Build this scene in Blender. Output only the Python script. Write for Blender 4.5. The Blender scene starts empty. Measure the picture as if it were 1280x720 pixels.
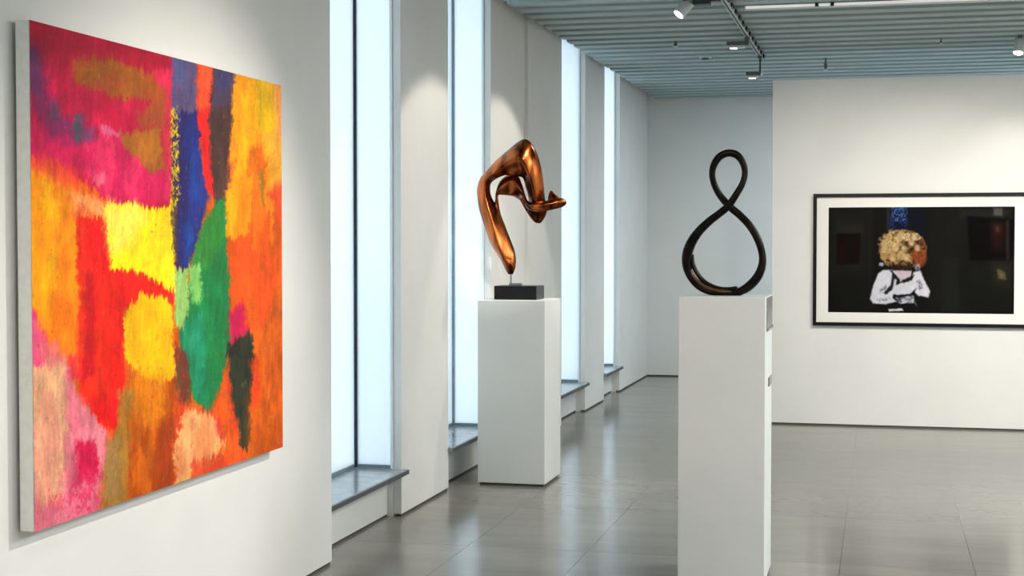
import bpy, bmesh, math, random
import numpy as np
from mathutils import Vector, Matrix
random.seed(3)
S = bpy.context.scene
C = S.collection
PI = math.pi

# ------------------------------------------------------------------ helpers
def lin(c):
    c = np.asarray(c, float) / 255.0
    return np.where(c <= 0.04045, c / 12.92, ((c + 0.055) / 1.055) ** 2.4)
def L3(*c):
    r = lin(c); return (float(r[0]), float(r[1]), float(r[2]), 1)

def link(o, parent=None):
    C.objects.link(o)
    if parent is not None: o.parent = parent
    return o
def obj(name, bm, mats, parent=None, smooth=False):
    me = bpy.data.meshes.new(name)
    bmesh.ops.recalc_face_normals(bm, faces=bm.faces)
    bm.to_mesh(me); bm.free()
    for m in (mats if isinstance(mats, (list, tuple)) else [mats]): me.materials.append(m)
    if smooth:
        for p in me.polygons: p.use_smooth = True
    return link(bpy.data.objects.new(name, me), parent)
def thing(name, label, cat, loc=(0, 0, 0), group=None):
    o = bpy.data.objects.new(name, None); C.objects.link(o)
    o.location = loc; o.empty_display_size = .1
    o['label'] = label; o['category'] = cat
    if group: o['group'] = group
    return o
def tag(o, label, cat, group=None):
    o['label'] = label; o['category'] = cat
    if group: o['group'] = group
    return o
def struct(o, label=None, cat=None):
    o['kind'] = 'structure'
    if label: o['label'] = label; o['category'] = cat
    return o
def bx(bm, x0, x1, y0, y1, z0, z1, bev=0.0, mi=0):
    vs = [bm.verts.new((x, y, z)) for x in (x0, x1) for y in (y0, y1) for z in (z0, z1)]
    F = [(0, 1, 3, 2), (4, 6, 7, 5), (0, 4, 5, 1), (2, 3, 7, 6), (0, 2, 6, 4), (1, 5, 7, 3)]
    fs = [bm.faces.new([vs[i] for i in f]) for f in F]
    for f in fs: f.material_index = mi
    if bev > 0:
        es = list({e for f in fs for e in f.edges})
        bmesh.ops.bevel(bm, geom=es, offset=bev, segments=2, affect='EDGES', profile=.5)
    return bm
def box(x0, x1, y0, y1, z0, z1, bev=0.0):
    return bx(bmesh.new(), x0, x1, y0, y1, z0, z1, bev)
def cyl(bm, p0, p1, r0, r1=None, n=20, caps=True):
    r1 = r0 if r1 is None else r1
    p0 = Vector(p0); p1 = Vector(p1); d = (p1 - p0).normalized()
    a = d.orthogonal().normalized(); b = d.cross(a)
    R = [[bm.verts.new(p + (a * math.cos(t) + b * math.sin(t)) * r) for t in [2 * PI * k / n for k in range(n)]]
         for p, r in ((p0, r0), (p1, r1))]
    for k in range(n):
        bm.faces.new((R[0][k], R[0][(k + 1) % n], R[1][(k + 1) % n], R[1][k]))
    if caps:
        bm.faces.new(R[0][::-1]); bm.faces.new(R[1])
    return bm
def lathe(bm, prof, axis0, d, n=24):
    """rings (t along axis, radius) about the line from axis0 in direction d"""
    d = Vector(d).normalized(); a = d.orthogonal().normalized(); b = d.cross(a); o = Vector(axis0)
    rings = [[bm.verts.new(o + d * t + (a * math.cos(q) + b * math.sin(q)) * max(r, 1e-4))
              for q in [2 * PI * k / n for k in range(n)]] for t, r in prof]
    for A, B in zip(rings[:-1], rings[1:]):
        for k in range(n):
            bm.faces.new((A[k], A[(k + 1) % n], B[(k + 1) % n], B[k]))
    bm.faces.new(rings[0][::-1]); bm.faces.new(rings[-1])
    return bm

# ------------------------------------------------------------------ materials
def mat(name, col=(200, 200, 200), rough=.5, metal=0, spec=.5, emit=0, ecol=None):
    m = bpy.data.materials.new(name); m.use_nodes = True
    b = m.node_tree.nodes['Principled BSDF']
    b.inputs['Base Color'].default_value = L3(*col)
    b.inputs['Roughness'].default_value = rough
    b.inputs['Metallic'].default_value = metal
    b.inputs['Specular IOR Level'].default_value = spec
    if emit:
        b.inputs['Emission Color'].default_value = L3(*(ecol or col))
        b.inputs['Emission Strength'].default_value = emit
    return m
def nd(m, t, **k):
    n = m.node_tree.nodes.new(t)
    for a, v in k.items(): setattr(n, a, v)
    return n
def lk(m, a, b): m.node_tree.links.new(a, b)
def bsdf(m): return m.node_tree.nodes['Principled BSDF']
def noise_tint(m, c0, c1, scale=(1, 1, 1), ns=3.0, detail=5, lo=.35, hi=.65, bump=0.0, bdist=.01, rough=None):
    tc = nd(m, 'ShaderNodeTexCoord'); mp = nd(m, 'ShaderNodeMapping'); mp.inputs['Scale'].default_value = scale
    nz = nd(m, 'ShaderNodeTexNoise'); nz.inputs['Scale'].default_value = ns; nz.inputs['Detail'].default_value = detail
    rp = nd(m, 'ShaderNodeValToRGB')
    rp.color_ramp.elements[0].position = lo; rp.color_ramp.elements[0].color = L3(*c0)
    rp.color_ramp.elements[1].position = hi; rp.color_ramp.elements[1].color = L3(*c1)
    lk(m, tc.outputs['Object'], mp.inputs[0]); lk(m, mp.outputs[0], nz.inputs['Vector'])
    lk(m, nz.outputs['Fac'], rp.inputs[0]); lk(m, rp.outputs[0], bsdf(m).inputs['Base Color'])
    if bump:
        bp = nd(m, 'ShaderNodeBump'); bp.inputs['Strength'].default_value = bump; bp.inputs['Distance'].default_value = bdist
        lk(m, nz.outputs['Fac'], bp.inputs['Height']); lk(m, bp.outputs[0], bsdf(m).inputs['Normal'])
    if rough:
        mr = nd(m, 'ShaderNodeMapRange'); mr.inputs['To Min'].default_value = rough[0]; mr.inputs['To Max'].default_value = rough[1]
        lk(m, nz.outputs['Fac'], mr.inputs[0]); lk(m, mr.outputs[0], bsdf(m).inputs['Roughness'])
    return m

M = {}
M['wall'] = noise_tint(mat('wall_paint', rough=.75, spec=.25), (222, 221, 217), (226, 225, 221), ns=2.5)
M['plinth'] = noise_tint(mat('pedestal_paint', rough=.55, spec=.3), (218, 220, 216), (223, 224, 220), ns=3)
M['gap'] = mat('shadow_gap', (70, 70, 66), .7)
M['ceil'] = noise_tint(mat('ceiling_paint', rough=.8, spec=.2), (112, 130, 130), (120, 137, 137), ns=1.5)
M['slat'] = noise_tint(mat('slat_paint', rough=.55, spec=.35), (154, 170, 170), (164, 179, 178), scale=(.3, 2, 2), ns=4)
M['sill'] = noise_tint(mat('sill_stone', rough=.18), (128, 136, 138), (150, 156, 157), ns=12, bump=.05)
M['sill_edge'] = mat('sill_edge', (66, 74, 78), .4)
M['white_frame'] = mat('white_frame', (226, 232, 234), .35)
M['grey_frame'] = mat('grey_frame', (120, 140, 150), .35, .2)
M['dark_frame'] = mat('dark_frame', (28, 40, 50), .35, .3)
M['black'] = noise_tint(mat('black_stone', rough=.3, spec=.25), (13, 13, 13), (20, 20, 19), ns=20)
M['frame_black'] = noise_tint(mat('frame_black', rough=.35), (12, 12, 12), (18, 17, 16), scale=(1, 1, 1), ns=30); bsdf(M['frame_black']).inputs['Specular IOR Level'].default_value = .2
M['mat_board'] = mat('mat_board', (232, 230, 224), .8, spec=.2)
M['canvas_edge'] = noise_tint(mat('canvas_edge', rough=.8, spec=.2), (240, 236, 226), (248, 244, 234), ns=40, bump=.1)
M['steel'] = mat('steel', (150, 152, 152), .3, 1)
M['white_metal'] = mat('white_metal', (205, 212, 210), .35, .1)
M['grey_metal'] = mat('grey_metal', (92, 100, 94), .4, .4)
M['dark_metal'] = mat('dark_metal', (52, 58, 56), .45, .5)
M['lens'] = mat('lamp_lens', (255, 250, 240), .3, emit=5, ecol=(255, 249, 238))
M['strip'] = mat('strip_glow', (230, 232, 228), .5, emit=.3, ecol=(255, 252, 245))
M['paving'] = noise_tint(mat('paving', rough=.9, spec=.1), (214, 222, 226), (228, 234, 236), ns=2)

# polished bronze with patina streaks, deepened to stand in for dark undersides
m = M['bronze'] = mat('bronze', (150, 78, 34), .26, 1)
noise_tint(m, (48, 20, 8), (192, 104, 52), scale=(13, 13, 2.6), ns=1.0, detail=4, lo=.38, hi=.64, bump=.08, bdist=.015, rough=(.14, .34))
m = M['dark_bronze'] = mat('dark_bronze', (30, 26, 22), .34, .85)
noise_tint(m, (12, 11, 10), (32, 26, 21), scale=(1, 1, 1), ns=22, detail=6, bump=.15, bdist=.01, rough=(.28, .5))
m = M['highlight_bronze'] = mat('highlight_bronze', (120, 84, 58), .3, .9)  # paler brown for the highlight on the loop
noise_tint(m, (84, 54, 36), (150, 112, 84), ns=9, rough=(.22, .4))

# frosted glass: daylight scatters through, the face stays slightly glossy
m = M['frost'] = bpy.data.materials.new('frosted_glass'); m.use_nodes = True
nt = m.node_tree; nt.nodes.remove(nt.nodes['Principled BSDF'])
tr = nd(m, 'ShaderNodeBsdfTranslucent'); tr.inputs['Color'].default_value = (.90, .93, .945, 1)
rf = nd(m, 'ShaderNodeBsdfRefraction'); rf.inputs['Roughness'].default_value = .32; rf.inputs['IOR'].default_value = 1.12
rf.inputs['Color'].default_value = (.86, .92, .95, 1)
df = nd(m, 'ShaderNodeBsdfDiffuse'); df.inputs['Color'].default_value = (.86, .9, .92, 1)
gl = nd(m, 'ShaderNodeBsdfGlossy'); gl.inputs['Roughness'].default_value = .12
m1 = nd(m, 'ShaderNodeMixShader'); m1.inputs[0].default_value = .35
m2 = nd(m, 'ShaderNodeMixShader'); m2.inputs[0].default_value = .22
m3 = nd(m, 'ShaderNodeMixShader'); fr = nd(m, 'ShaderNodeFresnel'); fr.inputs[0].default_value = 1.18
lk(m, tr.outputs[0], m1.inputs[1]); lk(m, rf.outputs[0], m1.inputs[2])
lk(m, m1.outputs[0], m2.inputs[1]); lk(m, df.outputs[0], m2.inputs[2])
lk(m, fr.outputs[0], m3.inputs[0]); lk(m, m2.outputs[0], m3.inputs[1]); lk(m, gl.outputs[0], m3.inputs[2])
lk(m, m3.outputs[0], nt.nodes['Material Output'].inputs['Surface'])

# floor: 0.6 m stone tiles with hairline joints, cloudy mottling, soft polish
m = M['floor'] = mat('floor_tiles', rough=.25, spec=.5)
tc = nd(m, 'ShaderNodeTexCoord')
mp = nd(m, 'ShaderNodeMapping'); mp.inputs['Location'].default_value = (0.17, 0.08, 0)
br = nd(m, 'ShaderNodeTexBrick'); br.offset = 0.0; br.squash = 1.0
br.inputs['Scale'].default_value = 1.0; br.inputs['Mortar Size'].default_value = .0028; br.inputs['Mortar Smooth'].default_value = .15
br.inputs['Brick Width'].default_value = .6; br.inputs['Row Height'].default_value = 1.2; br.inputs['Bias'].default_value = 0
br.inputs['Color1'].default_value = L3(127, 123, 114); br.inputs['Color2'].default_value = L3(135, 131, 122); br.inputs['Mortar'].default_value = L3(94, 91, 84)
lk(m, tc.outputs['Object'], mp.inputs[0]); lk(m, mp.outputs[0], br.inputs['Vector'])
mpn = nd(m, 'ShaderNodeMapping'); mpn.inputs['Scale'].default_value = (.55, 2.2, 1)
nz = nd(m, 'ShaderNodeTexNoise'); nz.inputs['Scale'].default_value = 1.6; nz.inputs['Detail'].default_value = 7; nz.inputs['Roughness'].default_value = .6
lk(m, tc.outputs['Object'], mpn.inputs[0]); lk(m, mpn.outputs[0], nz.inputs['Vector'])
rp = nd(m, 'ShaderNodeValToRGB'); rp.color_ramp.elements[0].position = .3; rp.color_ramp.elements[0].color = (.84, .84, .83, 1)
rp.color_ramp.elements[1].position = .7; rp.color_ramp.elements[1].color = (1.12, 1.11, 1.1, 1)
lk(m, nz.outputs['Fac'], rp.inputs[0])
mx = nd(m, 'ShaderNodeMix', data_type='RGBA', blend_type='MULTIPLY'); mx.inputs[0].default_value = 1
lk(m, br.outputs['Color'], mx.inputs[6]); lk(m, rp.outputs[0], mx.inputs[7]); lk(m, mx.outputs[2], bsdf(m).inputs['Base Color'])
mr = nd(m, 'ShaderNodeMapRange'); mr.inputs['To Min'].default_value = .10; mr.inputs['To Max'].default_value = .24
lk(m, nz.outputs['Fac'], mr.inputs[0]); lk(m, mr.outputs[0], bsdf(m).inputs['Roughness'])
bp = nd(m, 'ShaderNodeBump'); bp.inputs['Strength'].default_value = .25; bp.inputs['Distance'].default_value = .002; bp.invert = True
lk(m, br.outputs['Fac'], bp.inputs['Height']); lk(m, bp.outputs[0], bsdf(m).inputs['Normal'])

def paint_mat(name, rough, bump):
    m = mat(name, rough=rough, spec=.12)
    at = nd(m, 'ShaderNodeVertexColor'); at.layer_name = 'paint'
    lk(m, at.outputs['Color'], bsdf(m).inputs['Base Color'])
    if bump:
        tc = nd(m, 'ShaderNodeTexCoord'); mp = nd(m, 'ShaderNodeMapping'); mp.inputs['Scale'].default_value = (1, 6, 1.5)
        nz = nd(m, 'ShaderNodeTexNoise'); nz.inputs['Scale'].default_value = 14; nz.inputs['Detail'].default_value = 8
        lk(m, tc.outputs['Object'], mp.inputs[0]); lk(m, mp.outputs[0], nz.inputs['Vector'])
        bp = nd(m, 'ShaderNodeBump'); bp.inputs['Strength'].default_value = bump; bp.inputs['Distance'].default_value = .004
        lk(m, nz.outputs['Fac'], bp.inputs['Height']); lk(m, bp.outputs[0], bsdf(m).inputs['Normal'])
    return m
M['oil'] = paint_mat('oil_paint', .5, .35)
M['print'] = paint_mat('photo_print', .6, 0); bsdf(M['print']).inputs['Specular IOR Level'].default_value = .04

# ------------------------------------------------------------------ the setting
H_SLAT = 3.09          # underside of the slats
H_TOP = 3.42           # slab above them
XW = -2.53             # face of the window piers
XG = -2.80             # glass of the bays
YB = 16.69             # far wall
struct(obj('floor', box(-2.70, 4.6, -2.0, YB + .1, -.12, 0), M['floor']))

ce = bpy.data.objects.new('ceiling', None); C.objects.link(ce); struct(ce)
obj('slab', box(-2.95, 4.6, -2.0, YB + .1, H_TOP, H_TOP + .12), M['ceil'], ce)
bm = bmesh.new()
y = -1.72
while y < YB - .15:
    bx(bm, -2.43, 4.45, y, y + .15, H_SLAT, H_SLAT + .1, .006)
    y += .28
obj('slats', bm, M['slat'], ce)
bm = bmesh.new()
for x in (-1.9, -.4, 1.1, 2.6, 4.0):
    bx(bm, x, x + .05, -1.9, YB, H_SLAT + .1, H_SLAT + .16)
for x in (-1.9, -.4, 1.1, 2.6, 4.0):
    for yy in range(0, 17, 2): cyl(bm, (x + .025, yy + .3, H_SLAT + .16), (x + .025, yy + .3, H_TOP), .008, n=8)
obj('carrier_rails', bm, M['ceil'], ce)

def wall(name, x0, x1, y0, y1, z1=H_TOP, z0=0.0, face=None):
    """wall slab on a dark recessed shadow gap"""
    w = struct(obj(name, box(x0, x1, y0, y1, z0 + .014, z1, .003), M['wall']))
    i = .008
    obj('shadow_gap', box(x0 + i, x1 - i, y0 + i, y1 - i, z0, z0 + .014), M['gap'], w)
    return w
wall('wall_left', -2.62, -2.473, -2.0, 6.557)
PIERS = [(7.78, 8.70), (8.70 + 1.02, 10.70), (13.03, 13.97), (14.83, YB)]
for a, b in PIERS: wall('wall_left', XW - .045, XW, a, b)
wall('wall_left', XW - .045, XW + .028, 10.70, 11.88)          # the pier that stands a little proud
wall('wall_back', -2.61, 4.6, YB, YB + .1)
wall('wall_partition', -.865, 4.3, 12.51, 12.67, z1=2.83)
wall('wall_front', 1.0, 4.6, -2.1, -2.0); wall('wall_front', -2.62, -2.2, -2.1, -2.0)
wall('wall_right', 4.45, 4.6, -2.0, 12.51)
wall('wall_corridor', 1.5, 1.6, 12.67, 12.95); wall('wall_corridor', 1.5, 1.6, 16.5, YB)

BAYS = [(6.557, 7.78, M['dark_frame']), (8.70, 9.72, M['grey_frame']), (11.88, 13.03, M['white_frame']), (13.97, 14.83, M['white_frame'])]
for k, (a, b, fm) in enumerate(BAYS):
    w = bpy.data.objects.new('window_%d' % (k + 1), None); C.objects.link(w); struct(w)
    w.location = (XG, (a + b) / 2, .0); bpy.context.view_layer.update()
    O = Vector(w.location)
    def loc(bm):
        bmesh.ops.translate(bm, verts=bm.verts, vec=-O); return bm
    zs, zt = .262, H_TOP
    g = .012
    obj('glass_pane', loc(box(XG - g, XG, a + .02, b - .004, zs + .02, zt)), M['frost'], w)
    obj('glass_pane', loc(box(XG + .016, XW - .06, b + .0, b + g, zs + .02, zt)), M['frost'], w)
    obj('glass_pane', loc(box(XG + .016, XW - .06, a - g, a, zs + .02, zt)), M['frost'], w)
    obj('corner_mullion', loc(box(XG - .012, XG + .016, b - .006, b + .02, zs, zt, .003)), fm, w)
    obj('corner_mullion', loc(box(XG - .012, XG + .016, a - .02, a + .018, zs, zt, .003)), fm, w)
    bm = bmesh.new()
    bx(bm, XW - .062, XW - .046, b - .008, b + .02, zs, zt, .003); bx(bm, XW - .062, XW - .046, a - .02, a + .008, zs, zt, .003)
    obj('jamb_frame', loc(bm), M['white_frame'], w)
    bm = bmesh.new()
    bx(bm, XG + .016, XW - .062, b - .006, b + .014, zs, zs + .02, .002)
    bx(bm, XG + .016, XW - .062, a - .014, a + .006, zs, zs + .02, .002)
    bx(bm, XG - .014, XG + .006, a + .018, b - .006, zs, zs + .02, .002)
    obj('bottom_rail', loc(bm), M['grey_frame'], w)
    bm = bmesh.new()
    bx(bm, XG - .03, XW + .03, a + .002, b - .002, zs - .028, zs, .003)
    bx(bm, XW + .003, XW + .034, a + (.0 if k == 0 else -.02), b + .02, zs - .027, zs - .001, .003)
    obj('sill', loc(bm), M['sill'], w)
    bm = bmesh.new()
    bx(bm, XW + .034, XW + .038, a + (.0 if k == 0 else -.02), b + .02, zs - .027, zs - .004)
    obj('sill_edge', loc(bm), M['sill_edge'], w)
    bm = bmesh.new()
    bx(bm, XW - .16, XW - .081, a - .05, b + .05, .014, zs - .028)
    bx(bm, XW - .16, XW - .046, b + .001, b + .05, 0, zs - .028)
    bx(bm, XW - .16, XW - .046, a - .05, a - .001, 0, zs - .028)
    obj('apron', loc(bm), M['wall'], w)
    obj('shadow_gap', loc(box(XW - .16, XW - .088, a - .05, b + .05, 0, .014)), M['gap'], w)
    obj('bay_floor', loc(box(XG - .03, XW - .16, a - .02, b + .02, zs - .1, zs - .028)), M['white_frame'], w)

w = bpy.data.objects.new('window_5', None); C.objects.link(w); struct(w); w.location = (1.55, 14.725, 0)
def loc(bm):
    bmesh.ops.translate(bm, verts=bm.verts, vec=(-1.55, -14.725, 0)); return bm
obj('glass_pane', loc(box(1.545, 1.555, 12.95, 16.5, .05, H_TOP)), M['frost'], w)
for q in (12.97, 14.725, 16.48): obj('mullion', loc(box(1.52, 1.58, q - .02, q + .02, .05, H_TOP, .003)), M['white_frame'], w)
obj('sill', loc(box(1.5, 1.6, 12.95, 16.5, 0, .05, .003)), M['sill'], w)
w = bpy.data.objects.new('window_6', None); C.objects.link(w); struct(w); w.location = (-.6, -2.05, 0)  # unseen frosted opening added behind the camera for cool fill daylight
def loc(bm):
    bmesh.ops.translate(bm, verts=bm.verts, vec=(.6, 2.05, 0)); return bm
obj('glass_pane', loc(box(-2.2, 1.0, -2.055, -2.045, .05, H_TOP)), M['frost'], w)
for q in (-2.18, -.6, .98): obj('mullion', loc(box(q - .02, q + .02, -2.08, -2.02, .05, H_TOP, .003)), M['white_frame'], w)
obj('sill', loc(box(-2.2, 1.0, -2.1, -2.0, 0, .05, .003)), M['sill'], w)
struct(obj('pavement', box(-60, 60, -20, 60, -.5, -.2), M['paving']))

# ------------------------------------------------------------------ noise and painting tools (artwork colours)
rng = np.random.default_rng(7)
def vnoise(x, y, seed):
    xi = np.floor(x).astype(int); yi = np.floor(y).astype(int); fx = x - xi; fy = y - yi
    fx = fx * fx * (3 - 2 * fx); fy = fy * fy * (3 - 2 * fy)
    def h(a, b):
        n = (a * 374761393 + b * 668265263 + seed * 974634777) & 0xffffffff
        n = ((n ^ (n >> 13)) * 1274126177) & 0xffffffff
        return ((n ^ (n >> 16)) & 0xffff) / 65535.0
    return (h(xi, yi) * (1 - fx) + h(xi + 1, yi) * fx) * (1 - fy) + (h(xi, yi + 1) * (1 - fx) + h(xi + 1, yi + 1) * fx) * fy
def fbm(x, y, seed, o=4):
    s = 0; a = .5; t = 0
    for k in range(o):
        s = s + a * vnoise(x * 2 ** k, y * 2 ** k, seed + k * 17); t += a; a *= .55
    return s / t
def homography(src, dst):
    A = []; b = []
    for (x, y), (u, v) in zip(src, dst):
        A.append([x, y, 1, 0, 0, 0, -u * x, -u * y]); b.append(u)
        A.append([0, 0, 0, x, y, 1, -v * x, -v * y]); b.append(v)
    return np.append(np.linalg.solve(np.array(A, float), np.array(b, float)), 1).reshape(3, 3)
def sdist(P, poly):
    poly = np.array(poly, float); x, y = P[:, 0], P[:, 1]
    d = np.full(len(P), 1e9); inside = np.zeros(len(P), bool)
    for (ax, ay), (bx_, by) in zip(poly, np.roll(poly, -1, 0)):
        ex, ey = bx_ - ax, by - ay; wx, wy = x - ax, y - ay
        t = np.clip((wx * ex + wy * ey) / (ex * ex + ey * ey + 1e-9), 0, 1)
        d = np.minimum(d, np.hypot(wx - ex * t, wy - ey * t))
        c = ((ay > y) != (by > y))
        with np.errstate(divide='ignore', invalid='ignore'):
            inside ^= c & (x < ax + (y - ay) * ex / (ey if ey else 1e-9))
    return np.where(inside, d, -d)
class Painter:
    def __init__(s, P, base):
        s.P = P; s.c = np.tile(np.array(base, float), (len(P), 1)); s.k = 0; s.g = 1.0
    def add(s, poly, col, edge=4, soft=2.5, alpha=1.0, var=.10, col2=None, sx=9, sy=34, cut=None):
        s.k += 31; P = s.P
        n = fbm(P[:, 0] / sx * 1.6, P[:, 1] / sy * 1.6, s.k) - .5
        nf = fbm(P[:, 0] / 3.0, P[:, 1] / 7.0, s.k + 7, 3) - .5
        nb = fbm(P[:, 0] / 1.1, P[:, 1] / 5.0, s.k + 11, 3) - .5
        d = sdist(P, poly) + edge * s.g * (2.0 * n + 1.5 * nf + 1.5 * nb)
        a = np.clip(d / (soft * .75) * .5 + .5, 0, 1) * alpha
        if cut is not None:
            q = fbm(P[:, 0] / sx * 2.2, P[:, 1] / sy * 2.2, s.k + 13)
            a = a * np.clip((q - cut) / .06, 0, 1)
        st = fbm(P[:, 0] / sx, P[:, 1] / sy, s.k + 3, 5) - .5
        cc = np.array(col, float)[None, :] * (1 + var * 2.4 * st[:, None] + var * .9 * nf[:, None])
        if col2 is not None:
            t = np.clip((fbm(P[:, 0] / sx * .8, P[:, 1] / sy * .8, s.k + 5) - .42) / .16, 0, 1)[:, None]
            cc = cc * (1 - t) + np.array(col2, float)[None, :] * t
        s.c = s.c * (1 - a[:, None]) + np.clip(cc, 0, 255) * a[:, None]
def grid_mesh(name, nu, nv, fpos, cols, m, parent):
    u, v = np.meshgrid(np.linspace(0, 1, nu), np.linspace(0, 1, nv))
    co = fpos(u.ravel(), v.ravel())
    i = np.arange(nu * nv).reshape(nv, nu)
    f = np.stack([i[:-1, :-1], i[:-1, 1:], i[1:, 1:], i[1:, :-1]], -1).reshape(-1, 4)
    me = bpy.data.meshes.new(name)
    me.vertices.add(len(co)); me.vertices.foreach_set('co', co.astype(np.float32).ravel())
    me.loops.add(f.size); me.loops.foreach_set('vertex_index', f.ravel().astype(np.int32))
    me.polygons.add(len(f)); me.polygons.foreach_set('loop_start', np.arange(0, f.size, 4, dtype=np.int32))
    me.update(calc_edges=True); me.validate()
    at = me.color_attributes.new('paint', 'FLOAT_COLOR', 'POINT')
    rgba = np.ones((len(co), 4), np.float32); rgba[:, :3] = lin(np.clip(cols, 0, 255))
    at.data.foreach_set('color', rgba.ravel())
    me.materials.append(m)
    return link(bpy.data.objects.new(name, me), parent)

# ------------------------------------------------------------------ the big abstract painting
PX, PY0, PY1, PZ0, PZ1 = -2.41, 3.928, 5.818, .648, 2.148
t = thing('abstract_painting', 'large abstract canvas of red, yellow, blue and green brushwork hung on the near left wall', 'painting', (PX - .06, (PY0 + PY1) / 2, PZ0))
O = Vector(t.location)
bm = box(PX - .048, PX - .0015, PY0, PY1, PZ0, PZ1, .003); bmesh.ops.translate(bm, verts=bm.verts, vec=-O)
obj('stretched_canvas', bm, M['canvas_edge'], t)
for yy in (PY0 + .25, PY1 - .25):
    for zz in (PZ1 - .2, PZ0 + .1):
        bm = box(-2.473, PX - .048, yy - .02, yy + .02, zz, zz + .06)
        bmesh.ops.translate(bm, verts=bm.verts, vec=-O); obj('hanging_cleat', bm, M['steel'], t)
nu, nv = 460, 560
u, v = np.meshgrid(np.linspace(0, 1, nu), np.linspace(0, 1, nv))
Hm = homography([(0, 1), (1, 1), (0, 0), (1, 0)], [(37, 27), (351, 104), (42, 666), (355, 558)])
w_ = Hm @ np.stack([u.ravel(), v.ravel(), np.ones(u.size)])
A = Painter((w_[:2] / w_[2]).T, (222, 92, 20))
P0 = A.P.copy(); X_, Y_ = P0[:, 0], P0[:, 1]
A.P = np.stack([X_ + 5 * (fbm(X_ / 9, Y_ / 4, 71, 3) - .5), Y_ + 15 * (fbm(X_ / 1.7, Y_ / 70, 77, 3) - .5)], -1)   # ragged brush ends
a = A.add
# right hand field
a([(283, 60), (362, 90), (362, 580), (290, 600)], (222, 92, 18), 2)
a([(312, 360), (365, 350), (365, 575), (298, 600), (304, 500)], (190, 78, 16), 6, 6, col2=(212, 92, 14))
a([(287, 70), (362, 88), (362, 215), (330, 242), (318, 215), (300, 300), (278, 300), (286, 200)], (243, 166, 14), 3, 4, col2=(236, 146, 18))
a([(316, 90), (346, 97), (346, 168), (322, 160)], (214, 166, 10), 4, 6)
a([(339, 90), (362, 90), (360, 200), (344, 170)], (226, 146, 84), 3, 6, .8)
a([(330, 160), (362, 170), (362, 235), (338, 235)], (236, 160, 60), 4, 6, .7)
a([(338, 230), (362, 225), (362, 330), (344, 330)], (222, 70, 34), 3, 6, .8)
a([(282, 290), (308, 290), (340, 260), (358, 280), (352, 335), (330, 410), (286, 400)], (234, 78, 16), 4, 5, col2=(214, 84, 14))
a([(312, 255), (346, 250), (350, 340), (318, 335)], (198, 78, 10), 5, 5, .7, cut=.45)
a([(311, 180), (330, 178), (336, 260), (318, 310), (308, 250)], (230, 104, 14), 4, 4)
a([(281, 230), (300, 220), (318, 215), (313, 262), (306, 292), (281, 294)], (250, 162, 10), 3, 2.5, col2=(246, 140, 10))
a([(282, 196), (294, 200), (291, 222), (281, 230)], (226, 96, 30), 3, 3)
a([(322, 213), (329, 208), (333, 258), (327, 252)], (122, 112, 34), 2, 3, .7)
a([(312, 184), (326, 178), (330, 205), (318, 205)], (190, 100, 24), 2, 3, .6, cut=.45)
a([(330, 238), (344, 250), (340, 300), (336, 270)], (240, 140, 24), 2, 3, .7)
# crimson and magenta field
a([(30, 15), (217, 60), (220, 255), (150, 262), (100, 222), (30, 205)], (200, 18, 66), 5, 3, col2=(186, 14, 58))
a([(30, 15), (217, 60), (217, 98), (120, 80), (30, 85)], (168, 14, 48), 7, 10, sx=30, sy=12)
a([(108, 165), (180, 170), (218, 205), (219, 246), (140, 254), (100, 212)], (222, 42, 92), 7, 8, col2=(206, 24, 84))
a([(190, 88), (219, 80), (219, 215), (204, 215), (206, 140)], (214, 40, 76), 3, 5, .9)
a([(36, 150), (100, 170), (120, 205), (80, 215), (36, 205)], (206, 20, 84), 6, 8, .8)
a([(36, 55), (52, 62), (60, 110), (72, 150), (100, 150), (120, 172), (92, 178), (62, 172), (40, 130)], (112, 40, 92), 8, 10, .75, sx=14, sy=14)
a([(36, 65), (49, 70), (50, 120), (38, 115)], (86, 58, 104), 5, 6, .7, sx=9, sy=12)
a([(64, 128), (76, 132), (74, 152), (62, 150)], (76, 74, 100), 4, 5, .7, sx=8, sy=8)
a([(89, 142), (102, 142), (105, 172), (92, 175)], (66, 82, 92), 5, 4, .85, sx=8, sy=10)
a([(100, 158), (118, 160), (116, 176), (100, 176)], (116, 62, 96), 4, 4, .7, sx=8, sy=8)
a([(124, 155), (150, 164), (150, 170), (126, 168)], (204, 110, 140), 3, 3, .7, sx=8, sy=8)
a([(116, 216), (130, 214), (131, 228), (119, 230)], (236, 96, 116), 3, 3, .9, sx=8, sy=8)
a([(88, 76), (131, 71), (160, 84), (190, 92), (206, 112), (206, 150), (172, 158), (186, 126), (160, 124), (124, 114), (92, 102)], (152, 86, 22), 5, 4, .95, col2=(166, 78, 34), sx=26, sy=12)
a([(172, 140), (206, 130), (206, 200), (190, 185), (176, 165)], (156, 66, 40), 5, 6, .85)
a([(150, 166), (172, 164), (197, 160), (205, 210), (186, 214), (171, 198), (153, 182)], (162, 98, 28), 4, 3, .95)
# orange field at left
a([(30, 200), (60, 205), (92, 225), (106, 262), (108, 440), (92, 475), (60, 440), (30, 400)], (246, 120, 12), 6, 6, col2=(244, 142, 8))
a([(34, 208), (60, 214), (72, 250), (70, 345), (56, 400), (34, 380)], (253, 172, 2), 5, 9, col2=(250, 150, 6))
a([(30, 196), (60, 196), (100, 214), (95, 235), (60, 222), (30, 214)], (232, 62, 52), 5, 8, .75)
a([(85, 238), (140, 250), (132, 278), (90, 272)], (232, 96, 40), 6, 6, col2=(240, 136, 64), sx=6, sy=9)
a([(88, 242), (138, 250), (130, 270), (94, 262)], (238, 150, 96), 5, 2, .8, cut=.52, sx=5, sy=8)
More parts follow.
